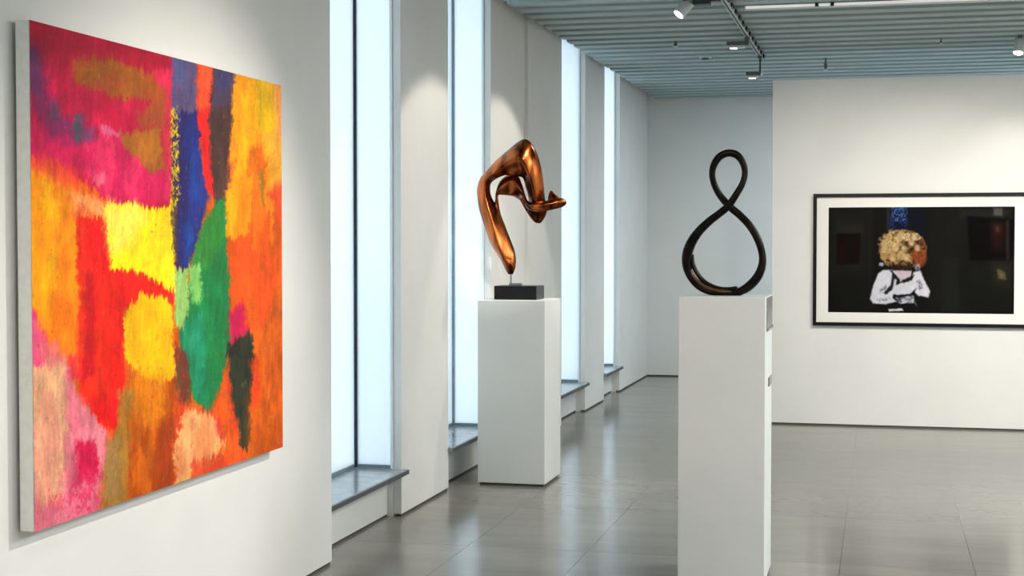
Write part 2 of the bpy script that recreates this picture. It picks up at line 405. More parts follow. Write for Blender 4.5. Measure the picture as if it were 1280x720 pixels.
# red
a([(96, 272), (134, 270), (141, 330), (165, 334), (214, 356), (219, 376), (178, 368), (154, 386), (154, 450), (158, 490), (142, 535), (128, 538), (100, 500), (98, 400)], (238, 34, 18), 4, 3, col2=(228, 20, 22))
a([(96, 400), (128, 400), (132, 490), (104, 500)], (240, 44, 20), 4, 6)
a([(102, 335), (116, 345), (118, 470), (103, 475)], (192, 14, 30), 3, 4, .9)
a([(100, 270), (106, 275), (106, 440), (99, 440)], (226, 60, 18), 2, 5, .7)
# yellows
a([(129, 256), (165, 252), (195, 262), (217, 247), (219, 366), (196, 352), (166, 336), (137, 334), (134, 290)], (251, 216, 26), 4, 2.5, col2=(254, 228, 10))
a([(131, 256), (168, 252), (180, 270), (160, 310), (138, 318)], (250, 220, 88), 6, 10, .85)
a([(206, 262), (219, 246), (219, 290), (213, 300)], (240, 190, 30), 3, 5, .7)
a([(158, 386), (176, 367), (214, 370), (219, 470), (196, 480), (166, 462), (154, 440)], (255, 192, 4), 4, 2.5, col2=(254, 180, 8))
a([(206, 362), (219, 366), (219, 380), (210, 378)], (224, 40, 24), 2, 2)
# browns at lower middle
a([(158, 464), (196, 482), (219, 472), (222, 620), (150, 645), (146, 560)], (196, 92, 12), 5, 4, col2=(178, 70, 10))
a([(164, 464), (208, 476), (210, 520), (180, 540), (165, 510)], (222, 124, 14), 6, 8, .85)
a([(196, 540), (220, 500), (221, 618), (190, 630)], (160, 54, 16), 4, 8, .8)
a([(150, 490), (165, 485), (162, 560), (156, 640), (124, 652), (130, 560), (146, 540)], (160, 104, 36), 5, 5, col2=(174, 122, 44))
a([(132, 552), (148, 545), (152, 622), (128, 630)], (158, 120, 70), 4, 5, .9)
# pinks at lower left
a([(30, 450), (60, 440), (84, 450), (92, 490), (124, 525), (136, 545), (124, 600), (128, 655), (36, 680)], (222, 122, 134), 5, 4, col2=(214, 100, 118))
a([(36, 452), (80, 446), (84, 520), (80, 570), (72, 625), (50, 640), (40, 600)], (226, 166, 124), 5, 6, col2=(228, 150, 122))
a([(84, 470), (100, 495), (104, 540), (84, 530)], (226, 112, 128), 5, 5, .8)
a([(84, 448), (94, 440), (100, 470), (86, 476)], (226, 40, 66), 3, 4, .8)
a([(95, 552), (116, 552), (124, 590), (112, 606), (98, 600)], (216, 18, 70), 5, 4, .95)
a([(92, 590), (128, 588), (122, 648), (80, 662)], (216, 50, 96), 5, 4, .85, cut=.46, sx=6, sy=9)
a([(60, 615), (84, 618), (82, 640), (60, 648)], (226, 80, 100), 5, 4, .8, cut=.45, sx=6, sy=9)
a([(40, 640), (110, 625), (110, 660), (40, 680)], (224, 110, 130), 5, 4, .8, cut=.4, sx=6, sy=9)
a([(36, 382), (46, 392), (62, 430), (52, 456), (36, 458)], (214, 36, 104), 4, 3, col2=(224, 80, 120))
a([(48, 430), (72, 425), (82, 448), (60, 460), (46, 450)], (230, 110, 110), 5, 4, .8)
# indigo and blue
a([(213, 60), (248, 70), (247, 142), (228, 146), (214, 140)], (92, 76, 112), 2, 2.5, col2=(80, 78, 124))
a([(214, 140), (247, 136), (251, 200), (259, 242), (242, 312), (234, 336), (221, 337), (218, 250)], (42, 34, 92), 3, 2.5, col2=(36, 40, 108))
a([(240, 170), (251, 190), (260, 246), (240, 300), (233, 333), (226, 330), (236, 240)], (32, 66, 146), 3, 5, col2=(40, 50, 128))
a([(213, 150), (221, 135), (222, 330), (216, 330)], (60, 44, 60), 3, 2, .8)
a([(212, 138), (222, 128), (223, 258), (213, 262)], (196, 166, 24), 2, 1.2, cut=.50, sx=5, sy=7)
# red wedge and dark brown
a([(246, 72), (268, 78), (262, 135), (264, 200), (269, 250), (257, 232), (250, 175), (246, 140)], (228, 30, 30), 2, 2)
a([(246, 72), (268, 78), (261, 128), (255, 140), (246, 135)], (238, 84, 42), 2, 4)
a([(265, 80), (292, 84), (288, 150), (286, 206), (281, 252), (268, 254), (262, 200), (260, 150)], (82, 54, 46), 3, 2.5, col2=(70, 46, 44))
a([(268, 80), (291, 84), (288, 128), (266, 134)], (62, 62, 112), 3, 4, .85, col2=(70, 56, 84))
# greens
a([(268, 250), (281, 248), (281, 300), (287, 350), (288, 430), (279, 470), (266, 510), (256, 518), (240, 492), (228, 450), (223, 412), (236, 380), (238, 332), (250, 290), (262, 262)], (26, 124, 66), 3, 2.5, col2=(34, 118, 60))
a([(246, 300), (262, 262), (278, 255), (280, 300), (258, 335), (240, 330)], (52, 128, 48), 4, 6, .8)
a([(226, 402), (254, 388), (262, 470), (258, 506), (242, 490), (228, 445)], (34, 142, 104), 4, 6, .85, col2=(24, 126, 84))
a([(219, 336), (234, 336), (236, 385), (228, 408), (219, 406)], (156, 204, 108), 3, 2.5)
a([(236, 332), (250, 326), (251, 374), (240, 378)], (122, 186, 92), 3, 3)
a([(220, 428), (232, 440), (240, 480), (238, 510), (226, 522), (218, 480)], (92, 62, 38), 4, 4, .9, col2=(120, 44, 40))
# lower right accents
a([(219, 500), (240, 505), (262, 515), (284, 470), (300, 480), (306, 592), (217, 622)], (228, 82, 26), 4, 5, col2=(216, 62, 30))
a([(266, 510), (282, 470), (288, 520), (292, 580), (276, 560)], (232, 90, 20), 3, 3)
a([(229, 508), (246, 514), (268, 520), (280, 552), (270, 572), (250, 590), (236, 608), (219, 616), (218, 560), (226, 530)], (244, 166, 104), 5, 2.5, col2=(240, 146, 90))
a([(240, 580), (280, 565), (280, 605), (232, 616)], (222, 70, 34), 5, 4, .8)
a([(222, 598), (240, 585), (238, 608), (222, 614)], (230, 160, 90), 4, 3, .8)
a([(268, 520), (276, 520), (280, 545), (272, 545)], (214, 50, 66), 3, 4, .8)
a([(287, 388), (304, 374), (311, 410), (300, 424), (288, 424)], (206, 20, 80), 4, 4)
a([(284, 428), (312, 412), (320, 448), (313, 500), (309, 560), (303, 560), (292, 500), (286, 470)], (36, 40, 30), 4, 3, col2=(48, 52, 36))
a([(304, 500), (314, 480), (312, 552), (306, 558)], (90, 60, 24), 3, 4, .7)
a([(314, 448), (324, 440), (326, 500), (316, 510)], (226, 60, 20), 3, 4, .8)
# bristle marks, dry-brush flecks and canvas grain over everything
P = P0
g1 = fbm(P[:, 0] / 2.2, P[:, 1] / 22.0, 901, 4) - .5
g2 = fbm(P[:, 0] / 16.0, P[:, 1] / 30.0, 907, 4) - .5
g3 = fbm(P[:, 0] / 1.6, P[:, 1] / 2.4, 911, 2) - .5
A.c = A.c * (1 + .20 * g1 + .34 * g2 + .10 * g3)[:, None]
dry = np.clip((fbm(P[:, 0] / 3.0, P[:, 1] / 8.0, 917, 4) - .74) / .06, 0, 1)[:, None] * .2
A.c = A.c * (1 - dry) + np.array([236, 190, 130.]) * dry
drk = np.clip((fbm(P[:, 0] / 2.6, P[:, 1] / 9.0, 923, 4) - .76) / .05, 0, 1)[:, None] * .25
A.c = A.c * (1 - drk) + np.array([80, 34, 24.]) * drk
grid_mesh('painted_face', nu, nv, lambda u, v: np.stack([np.full_like(u, PX - O.x), PY0 + u * (PY1 - PY0) - O.y, PZ0 + v * (PZ1 - PZ0) - O.z], -1), A.c, M['oil'], t)

# ------------------------------------------------------------------ the framed photograph on the partition
YP = 12.51
t = thing('framed_photograph', 'black framed photograph of a curly-haired child in white, hung on the white partition', 'picture', (.33, YP, .825))
O = Vector(t.location)
FX0, FX1, FZ0, FZ1 = -.531, 1.156, .822, 1.895
IX0, IX1, IZ0, IZ1 = -.409, 1.034, .931, 1.784
bm = bmesh.new(); e = .028
for b in ((FX0, FX1, FZ0, FZ0 + e), (FX0, FX1, FZ1 - e, FZ1), (FX0, FX0 + e, FZ0 + e, FZ1 - e), (FX1 - e, FX1, FZ0 + e, FZ1 - e)):
    bx(bm, b[0], b[1], YP - .04, YP - .001, b[2], b[3], .002)
bmesh.ops.translate(bm, verts=bm.verts, vec=-O); obj('frame', bm, M['frame_black'], t)
bm = box(FX0 + e - .004, FX1 - e + .004, YP - .018, YP - .004, FZ0 + e - .004, FZ1 - e + .004)
bmesh.ops.translate(bm, verts=bm.verts, vec=-O); obj('mat_board', bm, M['mat_board'], t)
nu, nv = 420, 250
u, v = np.meshgrid(np.linspace(0, 1, nu), np.linspace(0, 1, nv))
Hm = homography([(0, 1), (1, 1), (0, 0), (1, 0)], [(1036, 260), (1267, 259), (1036, 390), (1267, 392)])
w_ = Hm @ np.stack([u.ravel(), v.ravel(), np.ones(u.size)])
A = Painter((w_[:2] / w_[2]).T, (25, 25, 22)); A.g = .5; a = A.add
K = dict(edge=1, soft=3, sx=12, sy=12)
a([(1040, 264), (1086, 264), (1084, 345), (1040, 345)], (44, 42, 38), 3, 14, .9)
a([(1046, 282), (1076, 284), (1078, 292), (1046, 292)], (62, 58, 50), 2, 8, .7)
a([(1046, 292), (1076, 292), (1075, 330), (1046, 331)], (16, 9, 7), .4, 1.2, var=.3, col2=(30, 10, 8))
a([(1086, 262), (1090, 262), (1090, 385), (1086, 385)], (48, 46, 40), .5, 3, .6)
a([(1044, 345), (1088, 345), (1088, 390), (1044, 390)], (30, 30, 26), 2, 8, .7)
a([(1160, 260), (1206, 260), (1206, 390), (1160, 390)], (32, 32, 28), 3, 8, .8)
a([(1177, 322), (1198, 322), (1198, 390), (1177, 390)], (42, 42, 38), .5, 2, .7)
a([(1200, 262), (1262, 262), (1262, 272), (1200, 272)], (48, 48, 42), 2, 5, .8)
a([(1240, 260), (1252, 260), (1252, 272), (1240, 270)], (104, 100, 88), 1, 3, .7)
a([(1208, 271), (1265, 275), (1264, 326), (1212, 325)], (7, 6, 7), .5, 1.4)
a([(1238, 278), (1254, 280), (1254, 312), (1240, 312)], (50, 20, 14), 2, 8, .9)
a([(1241, 281), (1250, 282), (1250, 292), (1242, 292)], (104, 58, 42), 1, 6, .6)
a([(1256, 276), (1260, 276), (1261, 325), (1257, 325)], (88, 74, 62), .5, 2, .6)
a([(1212, 330), (1264, 330), (1264, 390), (1200, 390)], (30, 32, 26), 2, 6, .8)
a([(1242, 330), (1262, 330), (1260, 356), (1246, 352)], (74, 68, 42), 2, 12, .7)
a([(1247, 338), (1255, 342), (1256, 348), (1249, 347)], (150, 136, 92), 1, 5, .6)
a([(1112, 258), (1136, 258), (1134, 300), (1112, 300)], (28, 42, 92), .6, 2, col2=(20, 26, 52), sx=5, sy=5)
a([(1114, 258), (1134, 258), (1133, 276), (1115, 278)], (84, 116, 164), 2, 2.5, .8, cut=.5, sx=4, sy=4)
a([(1108, 262), (1112, 260), (1112, 300), (1109, 300)], (70, 74, 84), .5, 2, .7)
a([(1136, 260), (1158, 260), (1158, 300), (1138, 296)], (20, 24, 40), 2, 4, .9, sx=6, sy=6)
# shirt
sh = dict(edge=1.0, soft=1.4, var=.05, sx=5, sy=5)
a([(1098, 342), (1104, 338), (1112, 337), (1122, 348), (1116, 372), (1122, 377), (1108, 380), (1092, 379), (1088, 373), (1092, 357)], (226, 226, 236), **sh)
a([(1116, 358), (1138, 349), (1146, 356), (1140, 368), (1122, 369), (1114, 366)], (222, 224, 234), **sh)
a([(1142, 340), (1150, 338), (1156, 350), (1163, 364), (1161, 372), (1148, 369), (1138, 360)], (230, 228, 238), **sh)
a([(1114, 337), (1140, 338), (1138, 350), (1126, 352)], (214, 198, 206), **sh)
a([(1120, 371), (1143, 369), (1143, 379), (1124, 379)], (206, 206, 216), 2, 1.2, sx=4, sy=4, col2=(90, 92, 100))
a([(1111, 386), (1128, 385), (1130, 388), (1112, 389)], (226, 226, 232), .5, 1)
for pl in ([(1116, 340), (1120, 344), (1116, 362), (1108, 368), (1105, 366), (1114, 356)], [(1128, 350), (1144, 343), (1140, 350), (1130, 354)], [(1120, 369), (1138, 367), (1146, 360), (1142, 368), (1124, 373)], [(1116, 340), (1126, 350), (1124, 354), (1117, 346)]):
    a(pl, (30, 30, 36), 1.2, 1.2, .9, sx=4, sy=4)
a([(1142, 370), (1148, 384), (1144, 380)], (120, 120, 128), .4, 1, .8)
for pl in ([(1100, 362), (1108, 356), (1110, 360), (1102, 367)], [(1121, 372), (1130, 371), (1128, 375), (1122, 376)], [(1132, 374), (1141, 371), (1139, 378)], [(1146, 352), (1150, 350), (1154, 360), (1150, 362)], [(1098, 374), (1112, 371), (1114, 374), (1100, 377)]):
    a(pl, (96, 96, 106), 2.5, 2, .75, sx=3, sy=3, cut=.4)
# head of curls
cir = lambda cx, cy, rx, ry: [(cx + rx * math.cos(q), cy + ry * math.sin(q)) for q in np.linspace(0, 2 * PI, 28)[:-1]]
a(cir(1128.5, 312, 29.5, 25), (150, 112, 62), 2.5, 1.5, var=.28, sx=9, sy=9, col2=(176, 140, 86))
a(cir(1118, 303, 19, 14), (206, 174, 120), 4, 3, .85, var=.2, sx=9, sy=9, cut=.40)
a(cir(1113, 316, 14, 12), (188, 150, 94), 3, 3, .85, var=.2, sx=8, sy=8, cut=.44)
a(cir(1148, 316, 10, 18), (150, 74, 38), 2, 3, .85, var=.25, sx=8, sy=8, col2=(92, 52, 30))
a(cir(1151, 324, 7, 9), (160, 70, 36), 2, 5, .6, var=.2, sx=6, sy=6)
a(cir(1128, 312, 28, 23), (72, 48, 26), 2, 1.2, .6, cut=.55, sx=9, sy=8)
a(cir(1136, 306, 22, 18), (56, 36, 22), 2, 1.2, .7, cut=.57, sx=9, sy=9)
a(cir(1126, 328, 18, 7), (50, 32, 20), 2, 2, .8, cut=.46, sx=7, sy=6)
for cx_, cy_, rr in ((1126, 320, 5), (1134, 322, 4.5), (1131, 312, 4), (1120, 309, 4.5), (1112, 306, 4), (1124, 298, 5), (1140, 303, 4), (1147, 310, 3.5), (1116, 322, 4), (1106, 312, 4), (1133, 296, 3.5), (1143, 296, 3)):
    a(cir(cx_, cy_, rr, rr * 1.15), (224, 190, 134), 1.5, 2.2, .8, var=.25, sx=4, sy=5)
a(cir(1140, 297, 12, 6), (232, 216, 180), 2, 1.2, .8, cut=.56, sx=5, sy=5)
a([(1112, 331), (1142, 331), (1140, 338), (1116, 338)], (52, 36, 30), 2, 2, .85, sx=4, sy=4)
a(cir(1102, 330.5, 3, 2.5), (190, 190, 200), 1, 1, .9, sx=3, sy=3)
a([(1142, 331), (1150, 330), (1151, 338), (1144, 338)], (190, 186, 196), 1.5, 1.2, .85, sx=3, sy=3, col2=(110, 100, 108))
A.c *= .86
dk = A.c.max(1) < 60
A.c[dk] *= .72
grid_mesh('photo_print', nu, nv, lambda u, v: np.stack([IX0 + u * (IX1 - IX0) - O.x, np.full_like(u, YP - .0186 - O.y), IZ0 + v * (IZ1 - IZ0) - O.z], -1), A.c, M['print'], t)

# ------------------------------------------------------------------ pedestals
def pedestal(label, x0, x1, y0, y1, h, extra=None):
    t = thing('pedestal', label, 'pedestal', ((x0 + x1) / 2, (y0 + y1) / 2, 0))
    W = (x1 - x0) / 2; D = (y1 - y0) / 2
    obj('body', box(-W, W, -D, D, .015, h, .003), M['plinth'], t)
    obj('shadow_gap', box(-W + .012, W - .012, -D + .012, D - .012, 0, .015), M['gap'], t)
    return t, W, D
pedestal('white pedestal between the windows carrying the bronze sculpture on a black block', -2.411, -1.986, 8.935, 9.40, 1.143)
t, W, D = pedestal('tall white pedestal in the foreground carrying the dark looped sculpture', -.856, -.479, 6.548, 6.95, 1.262)
bm = bx(bmesh.new(), W, W + .004, -D + .06, D - .03, 1.12, 1.258, .001)  # grey plate with a thicker lip along its lower edge
bx(bm, W, W + .009, -D + .05, D - .02, 1.112, 1.126, .002)
obj('side_plate', bm, M['steel'], t)['label'] = 'grey metal plate at the top of the right side'
bm = bx(bmesh.new(), W, W + .006, -.02, D - .06, .86, .90, .002)  # small flat grey plate
obj('small_side_plate', bm, M['steel'], t)['label'] = 'small grey plate halfway up the right side'

# ------------------------------------------------------------------ sculpted ribbons
def cr(P, k):
    """Catmull-Rom through rows of P, k samples per span"""
    P = np.array(P, float); out = []
    for i in range(len(P) - 1):
        p0 = P[max(i - 1, 0)]; p1 = P[i]; p2 = P[i + 1]; p3 = P[min(i + 2, len(P) - 1)]
        for q in range(k):
            s = q / k
            out.append(.5 * ((2 * p1) + (p2 - p0) * s + (2 * p0 - 5 * p1 + 4 * p2 - p3) * s * s + (3 * p1 - p0 - 3 * p2 + p3) * s ** 3))
    out.append(P[-1]); return np.array(out)
def ribbon(bm, rows, to3, k=6, n=24):
    """rows: outer x, outer y, inner x, inner y, front bulge, back bulge, ridge position, depth offset (drawing units)"""
    R = cr(rows, k); rings = []
    for ox, oy, ix, iy, tf, tb, rg, dy in R:
        pts = []
        for j in range(n):
            q = 2 * PI * j / n
            cx = math.cos(q); sx = math.sin(q)
            e_ = .8 if tf > 10 else .55                                             # 0 = ellipse, 1 = sharp lens with a ridge
            lt = 1 - 2 * (q / PI if q <= PI else (2 * PI - q) / PI)
            s = .5 - .5 * ((1 - e_) * cx + e_ * lt)
            rs = (1 - e_) * sx + e_ * math.copysign(1 - abs(lt), sx)
            # skew so the thickest line sits at the ridge on the front
            ff = rg if sx < 0 else .5
            s2 = s / .5 * ff if s < .5 else ff + (s - .5) / .5 * (1 - ff)
            d = (tf if sx < 0 else tb) * rs
            d += max(0, tf - 9) * .95 * (s2 - .35)
            if sx < 0 and s2 > rg: d += max(0, tf - 12) * .55 * math.sin(PI * (s2 - rg) / (1 - rg))
            pts.append(to3(ox + (ix - ox) * s2, oy + (iy - oy) * s2, d + dy))
        rings.append([bm.verts.new(p) for p in pts])
    for A_, B_ in zip(rings[:-1], rings[1:]):
        for j in range(n): bm.faces.new((A_[j], A_[(j + 1) % n], B_[(j + 1) % n], B_[j]))
    bm.faces.new(rings[0][::-1]); bm.faces.new(rings[-1])

# bronze on its black block
BY = 9.17
t = thing('bronze_sculpture', 'polished copper-brown bronze sculpture like a folded arching limb on a black block', 'sculpture', (-2.2025, BY, 1.143))
O = Vector(t.location); k_ = .00505
def to3(x, y, d):
    return Vector((-2.4502 + (x - 600) * .005156 - O.x, d * k_, 2.1347 - (y - 176) * .005003 - O.z))
bm = bmesh.new()
T = 11
main = [(634.5, 343, 640, 343, 2, 2, .5, 0), (632, 340, 642, 338, 5, 4, .5, 0), (623, 322.5, 643.5, 331, 10, 8, .45, 0), (612.5, 305, 642, 315, 13, 9, .42, 0), (604, 281, 633, 291, 14, 9, .5, 0),
        (598, 262, 622.5, 264, 14, 9, .6, 0), (595.5, 246, 613, 246, 12, 9, .7, 0), (595, 235, 611, 234, 12, 9, .75, 0), (599, 222, 613, 227, 13, 9, .75, 0),
        (607, 213.5, 620, 222, 15, 9, .72, -1), (619, 201, 629, 218.5, 17, 10, .66, -2), (634, 188.5, 637, 219, 20, 12, .58, -3), (647, 178.5, 643.5, 220, 22, 14, .56, -4), (656.5, 174.3, 648, 220.5, 23, 15, .56, -4),
        (664.5, 178.5, 651, 222, 23, 15, .56, -4), (671, 190, 653, 227, 22, 14, .56, -3), (675, 203, 655, 234, 20, 12, .56, -2), (678, 220, 657, 240, 17, 10, .52, -1), (679, 236, 658.5, 248, 14, 9, .5, 1), (680, 250, 658.5, 254, 12, 9, .5, 3),
        (682, 262, 657.5, 262, 10, 8, .5, 3), (680, 270, 662, 270, 8, 6, .5, 3), (676, 276.5, 667, 277.5, 4, 4, .5, 3), (673, 279, 671, 279, 1, 1, .5, 3)]
ribbon(bm, main, to3)
fold = [(609, 270, 625, 272, 5, 8, .5, 3), (615.5, 252, 621, 255, 4, 9, .5, 5), (616.5, 240, 619.5, 244, 5, 9, .5, 7), (621, 226, 626, 243, 6, 9, .5, 9), (632, 217, 637, 244.5, 7, 9, .35, 11), (644, 219, 644, 248, 7, 8, .35, 9),
        (651, 231, 649, 251, 5, 6, .4, 4), (656, 243, 654, 255, 5, 5, .5, -3), (661, 251, 660, 261, 5, 5, .5, -9), (669, 253, 669, 264.5, 6, 6, .5, -13), (680, 251.5, 681, 264.5, 7, 7, .4, -14), (691, 250, 693, 262, 7, 7, .4, -11),
        (699, 247.5, 702, 259.5, 6, 6, .4, -7), (704.5, 249, 706.5, 256, 4, 4, .5, -4), (707, 252, 707.6, 254, 1, 1, .5, -4)]
ribbon(bm, fold, to3)
ribbon(bm, [(685.5, 254, 702, 252, 4, 5, .6, -10), (685.5, 247, 699, 247.5, 4, 5, .6, -7), (686.3, 241, 694, 243, 3, 4, .6, -5), (688, 238, 690.5, 239, 1, 1, .5, -4)], to3)
ribbon(bm, [(649, 249, 655, 246, 3, 3, .5, -3), (653, 256, 658, 251.5, 4, 4, .5, -5), (659, 266, 664.5, 260, 4, 4, .5, -5), (664.5, 275, 670, 269, 4, 4, .5, -1), (669, 279, 673, 275, 2, 2, .5, 2)], to3)
o = obj('bronze_form', bm, M['bronze'], t, True)
obj('block', box(-.1355, .1355, -.11, .11, 0, .086, .002), M['black'], t)['label'] = 'black stone block'
bm = bmesh.new(); p = to3(637.5, 341, 0)
cyl(bm, (p.x, 0, .086), (p.x, 0, p.z + .02), .006, n=12)
bx(bm, p.x - .008, p.x + .07, -.02, .02, .086, .101, .003)
obj('mounting_pin', bm, M['steel'], t)['label'] = 'steel pin and foot plate'

# dark looped sculpture
FY = 6.748
t = thing('looped_sculpture', 'dark bronze sculpture looped like a figure eight on the tall foreground pedestal', 'sculpture', (-.657, FY, 1.262))
O = Vector(t.location)
def f3(x, y, d): return Vector((-.8653 + (x - 853) * .003564 - O.x, d * .003564, max(0.0005, 1.2602 + (370 - y) * .003573 - O.z)))
def strand(bm, rows, k=8, n=16, depth=1.3):
    """rows: x, y, half width, depth offset"""
    R = cr(rows, k); tang = np.gradient(R[:, :2], axis=0); rings = []
    for (x, y, w, d), (tx, ty) in zip(R, tang):
        w = w * 1.12; l = math.hypot(tx, ty) or 1; nx, ny = -ty / l, tx / l
        ring = []
        for j in range(n):
            q = 2 * PI * j / n
            a_ = math.copysign(abs(math.cos(q)) ** .8, math.cos(q)) * w; b_ = math.copysign(abs(math.sin(q)) ** .8, math.sin(q)) * w * depth
            ring.append(bm.verts.new(f3(x + nx * a_, y + ny * a_, d + b_)))
        rings.append(ring)
    for A_, B_ in zip(rings[:-1], rings[1:]):
        for j in range(n): bm.faces.new((A_[j], A_[(j + 1) % n], B_[(j + 1) % n], B_[j]))
    bm.faces.new(rings[0][::-1]); bm.faces.new(rings[-1])
bm = bmesh.new()
strand(bm, [(926, 366.6, 3.0, 0), (912, 366.8, 3.2, 0), (897, 366, 3.6, 0), (884, 363, 4.2, 0), (872, 355.5, 4.6, 0), (862.5, 343.5, 4.6, 0), (858.6, 330, 5.2, -1), (860, 316, 5.8, -3), (865.5, 302, 5.6, -4), (875, 288.5, 5.0, -5), (888, 276, 4.5, -5.5), (900, 267, 4.2, -6), (911, 257.5, 4.2, -6),
            (921, 243, 3.8, -5), (928.5, 229, 3.5, -3), (931, 216, 3.4, 0), (928.5, 204, 3.8, 0), (921.5, 194.5, 4.2, 0), (911, 191.3, 4.1, 0), (900.5, 195, 4.2, 0), (893, 204.5, 4.0, 0), (890.2, 217, 3.6, 0), (892.5, 230, 3.6, 3), (899, 243, 3.8, 5),
            (911, 257.5, 4.2, 6), (924, 268.5, 4.2, 6), (936, 281, 4.2, 5), (945.5, 296, 4.3, 4), (951.5, 312, 4.1, 3), (953.2, 326, 4.2, 2), (950.5, 339, 4.8, 1), (944.5, 349.5, 5.2, 0), (936, 358, 5.2, 0), (926, 364, 4.4, 0), (914, 367, 3.0, 0)])
strand(bm, [(865, 318, 2.0, 2), (866, 330, 2.4, 3), (871.5, 342, 2.4, 4), (879.5, 351.5, 2.4, 5), (889, 357.5, 2.4, 6), (900, 360.8, 2.3, 6), (911, 361.5, 2.3, 6), (920.5, 360.3, 2.4, 6), (921.8, 359.5, 1.6, 6)], depth=2.6)
obj('loop', bm, M['dark_bronze'], t, True)
bm = bmesh.new()  # highlight along the lower loop, laid on as a paler brown strip
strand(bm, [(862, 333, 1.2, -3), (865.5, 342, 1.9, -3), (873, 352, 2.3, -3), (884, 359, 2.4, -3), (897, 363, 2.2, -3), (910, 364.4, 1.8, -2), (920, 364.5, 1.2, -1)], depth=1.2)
obj('highlight_strip', bm, M['highlight_bronze'], t, True)['label'] = 'lighter brown strip for the highlight along the lower loop'

# ------------------------------------------------------------------ ceiling fittings
TX = -.99
t = thing('track_rail', 'long thin lighting track running away under the ceiling slats', 'track', (TX, 6.0, H_SLAT))
bm = box(-.016, .016, -7.0, 6.9, -.036, 0, .003); obj('rail', bm, M['white_metal'], t)
bm = box(-.007, .007, -7.0, 6.9, -.0375, -.0355); obj('conductor_slot', bm, M['dark_metal'], t)
y = 3.2
while y < 6.9:
    obj('clip', box(.014, .03, y, y + .11, -.03, -.004, .002), M['dark_metal'], t); y += .28
def spotlight(label, base, tip, r=.045, drop=.05, L=.15, group='track spotlights', mount='adapter'):
    """base: point on the rail underside; tip: direction the lamp points"""
    t = thing('track_spotlight', label, 'spotlight', base, group)
    d = Vector(tip).normalized()
    obj(mount, box(-.018, .018, -.06, .06, -.022, 0, .004), M['grey_metal'], t)
    piv = Vector((0, 0, -.022 - drop))
    obj('stem', cyl(bmesh.new(), (0, 0, -.022), piv, .008, n=10), M['grey_metal'], t)
    bm = lathe(bmesh.new(), [(-L * .45, r * .55), (-L * .42, r * .8), (-L * .30, r), (L * .5, r), (L * .55, r * .96)], piv, d)
    h = obj('lamp_housing', bm, M['white_metal'], t)
    for q in h.data.polygons: q.use_smooth = len(q.vertices) == 4
    bm = lathe(bmesh.new(), [(L * .553, r * .86), (L * .57, r * .8)], piv, d)
    obj('lens', bm, M['lens'], t)
    return t
def lamp(loc, target, power, size=60, blend=.6, rad=.04, col=(1, .93, .84)):
    l = bpy.data.lights.new('spot_beam', 'SPOT'); l.energy = power; l.spot_size = math.radians(size); l.spot_blend = blend
    l.shadow_soft_size = rad; l.color = col
    o = bpy.data.objects.new('spot_beam', l); C.objects.link(o); o.location = loc
    o.rotation_euler = (Vector(target) - Vector(loc)).to_track_quat('-Z', 'Y').to_euler()
    return o
RZ = H_SLAT - .036
# heads that show in the photograph
spotlight('spotlight with a dark gear box, nearest visible head left of the track', (TX - .25, 9.80, H_SLAT), (-.55, -.35, -.75), .04, .03, .14)
T0 = bpy.data.objects['track_spotlight']
g = obj('gear_box', box(.05, .16, -.05, .05, -.05, -.004, .004), M['dark_metal'], T0)
obj('arm', box(.16, .234, -.012, .012, -.03, -.006, .002), M['grey_metal'], T0)
def bar_light(label, base, drop, lx):
    t = thing('track_spotlight', label, 'spotlight', base, 'track spotlights')
    obj('adapter', box(-.018, .018, -.06, .06, -.022, 0, .004), M['grey_metal'], t)
    obj('stem', cyl(bmesh.new(), (0, 0, -.022), (0, 0, -drop - .01), .007, n=10), M['dark_metal'], t)
    obj('lamp_housing', box(-lx, .012, -.04, .04, -drop - .03, -drop, .004), M['grey_metal'], t)['label'] = 'dark upper housing'
    obj('reflector', box(-lx + .015, -.02, -.03, .03, -drop - .05, -drop - .03, .006), M['white_metal'], t)
    obj('lens', box(-lx + .025, -lx + .075, -.022, .022, -drop - .053, -drop - .05, .001), M['lens'], t)
    return t
bar_light('flat spotlight halfway along the visible track, above the looped sculpture', (TX, 11.55, RZ), .0265, .155)
bar_light('flat spotlight hanging on a rod at the far end of the track', (TX + .005, 12.72, RZ), .13, .115)
spotlight('bright spotlight near the right edge, above the framed photograph', (1.03, 12.2, H_SLAT), (-.15, -.35, -1), .042, .045, .13, mount='ceiling_plate')
def sprinkler(label, x, y, l=.09, r=.014):
    t = thing('sprinkler_head', label, 'sprinkler', (x, y, H_SLAT), 'sprinkler heads under the slats')
    obj('drop_pipe', lathe(bmesh.new(), [(-(H_TOP - H_SLAT), r * .5), (0, r * .5), (l * .1, r * .6), (l * .4, r * .6), (l * .45, r), (l * .8, r), (l, r * .5)], (0, 0, 0), (0, 0, -1), 14), M['grey_metal'], t)
    obj('deflector', lathe(bmesh.new(), [(l, r * .4), (l + .004, r * 1.5), (l + .008, r * 1.5), (l + .009, r * .3)], (0, 0, 0), (0, 0, -1), 14), M['white_metal'], t)
sprinkler('small sprinkler head hanging just above the top of the partition', -.47, 13.335)
sprinkler('tiny sprinkler head in the slats above the framed photograph', 0.45, 12.215, .035, .007)
sprinkler('small pale sprinkler head in the slats left of the track', -1.59, 11.935, .03, .016)
t = thing('smoke_detector', 'small round grey smoke detector under the slats left of the far track end', 'detector', (-1.465, 12.915, H_SLAT))
obj('base', lathe(bmesh.new(), [(0, .05), (.012, .05), (.014, .046)], (0, 0, 0), (0, 0, -1)), M['white_metal'], t)
obj('sensor_cap', lathe(bmesh.new(), [(.014, .036), (.024, .034), (.03, .02)], (0, 0, 0), (0, 0, -1)), M['grey_metal'], t)
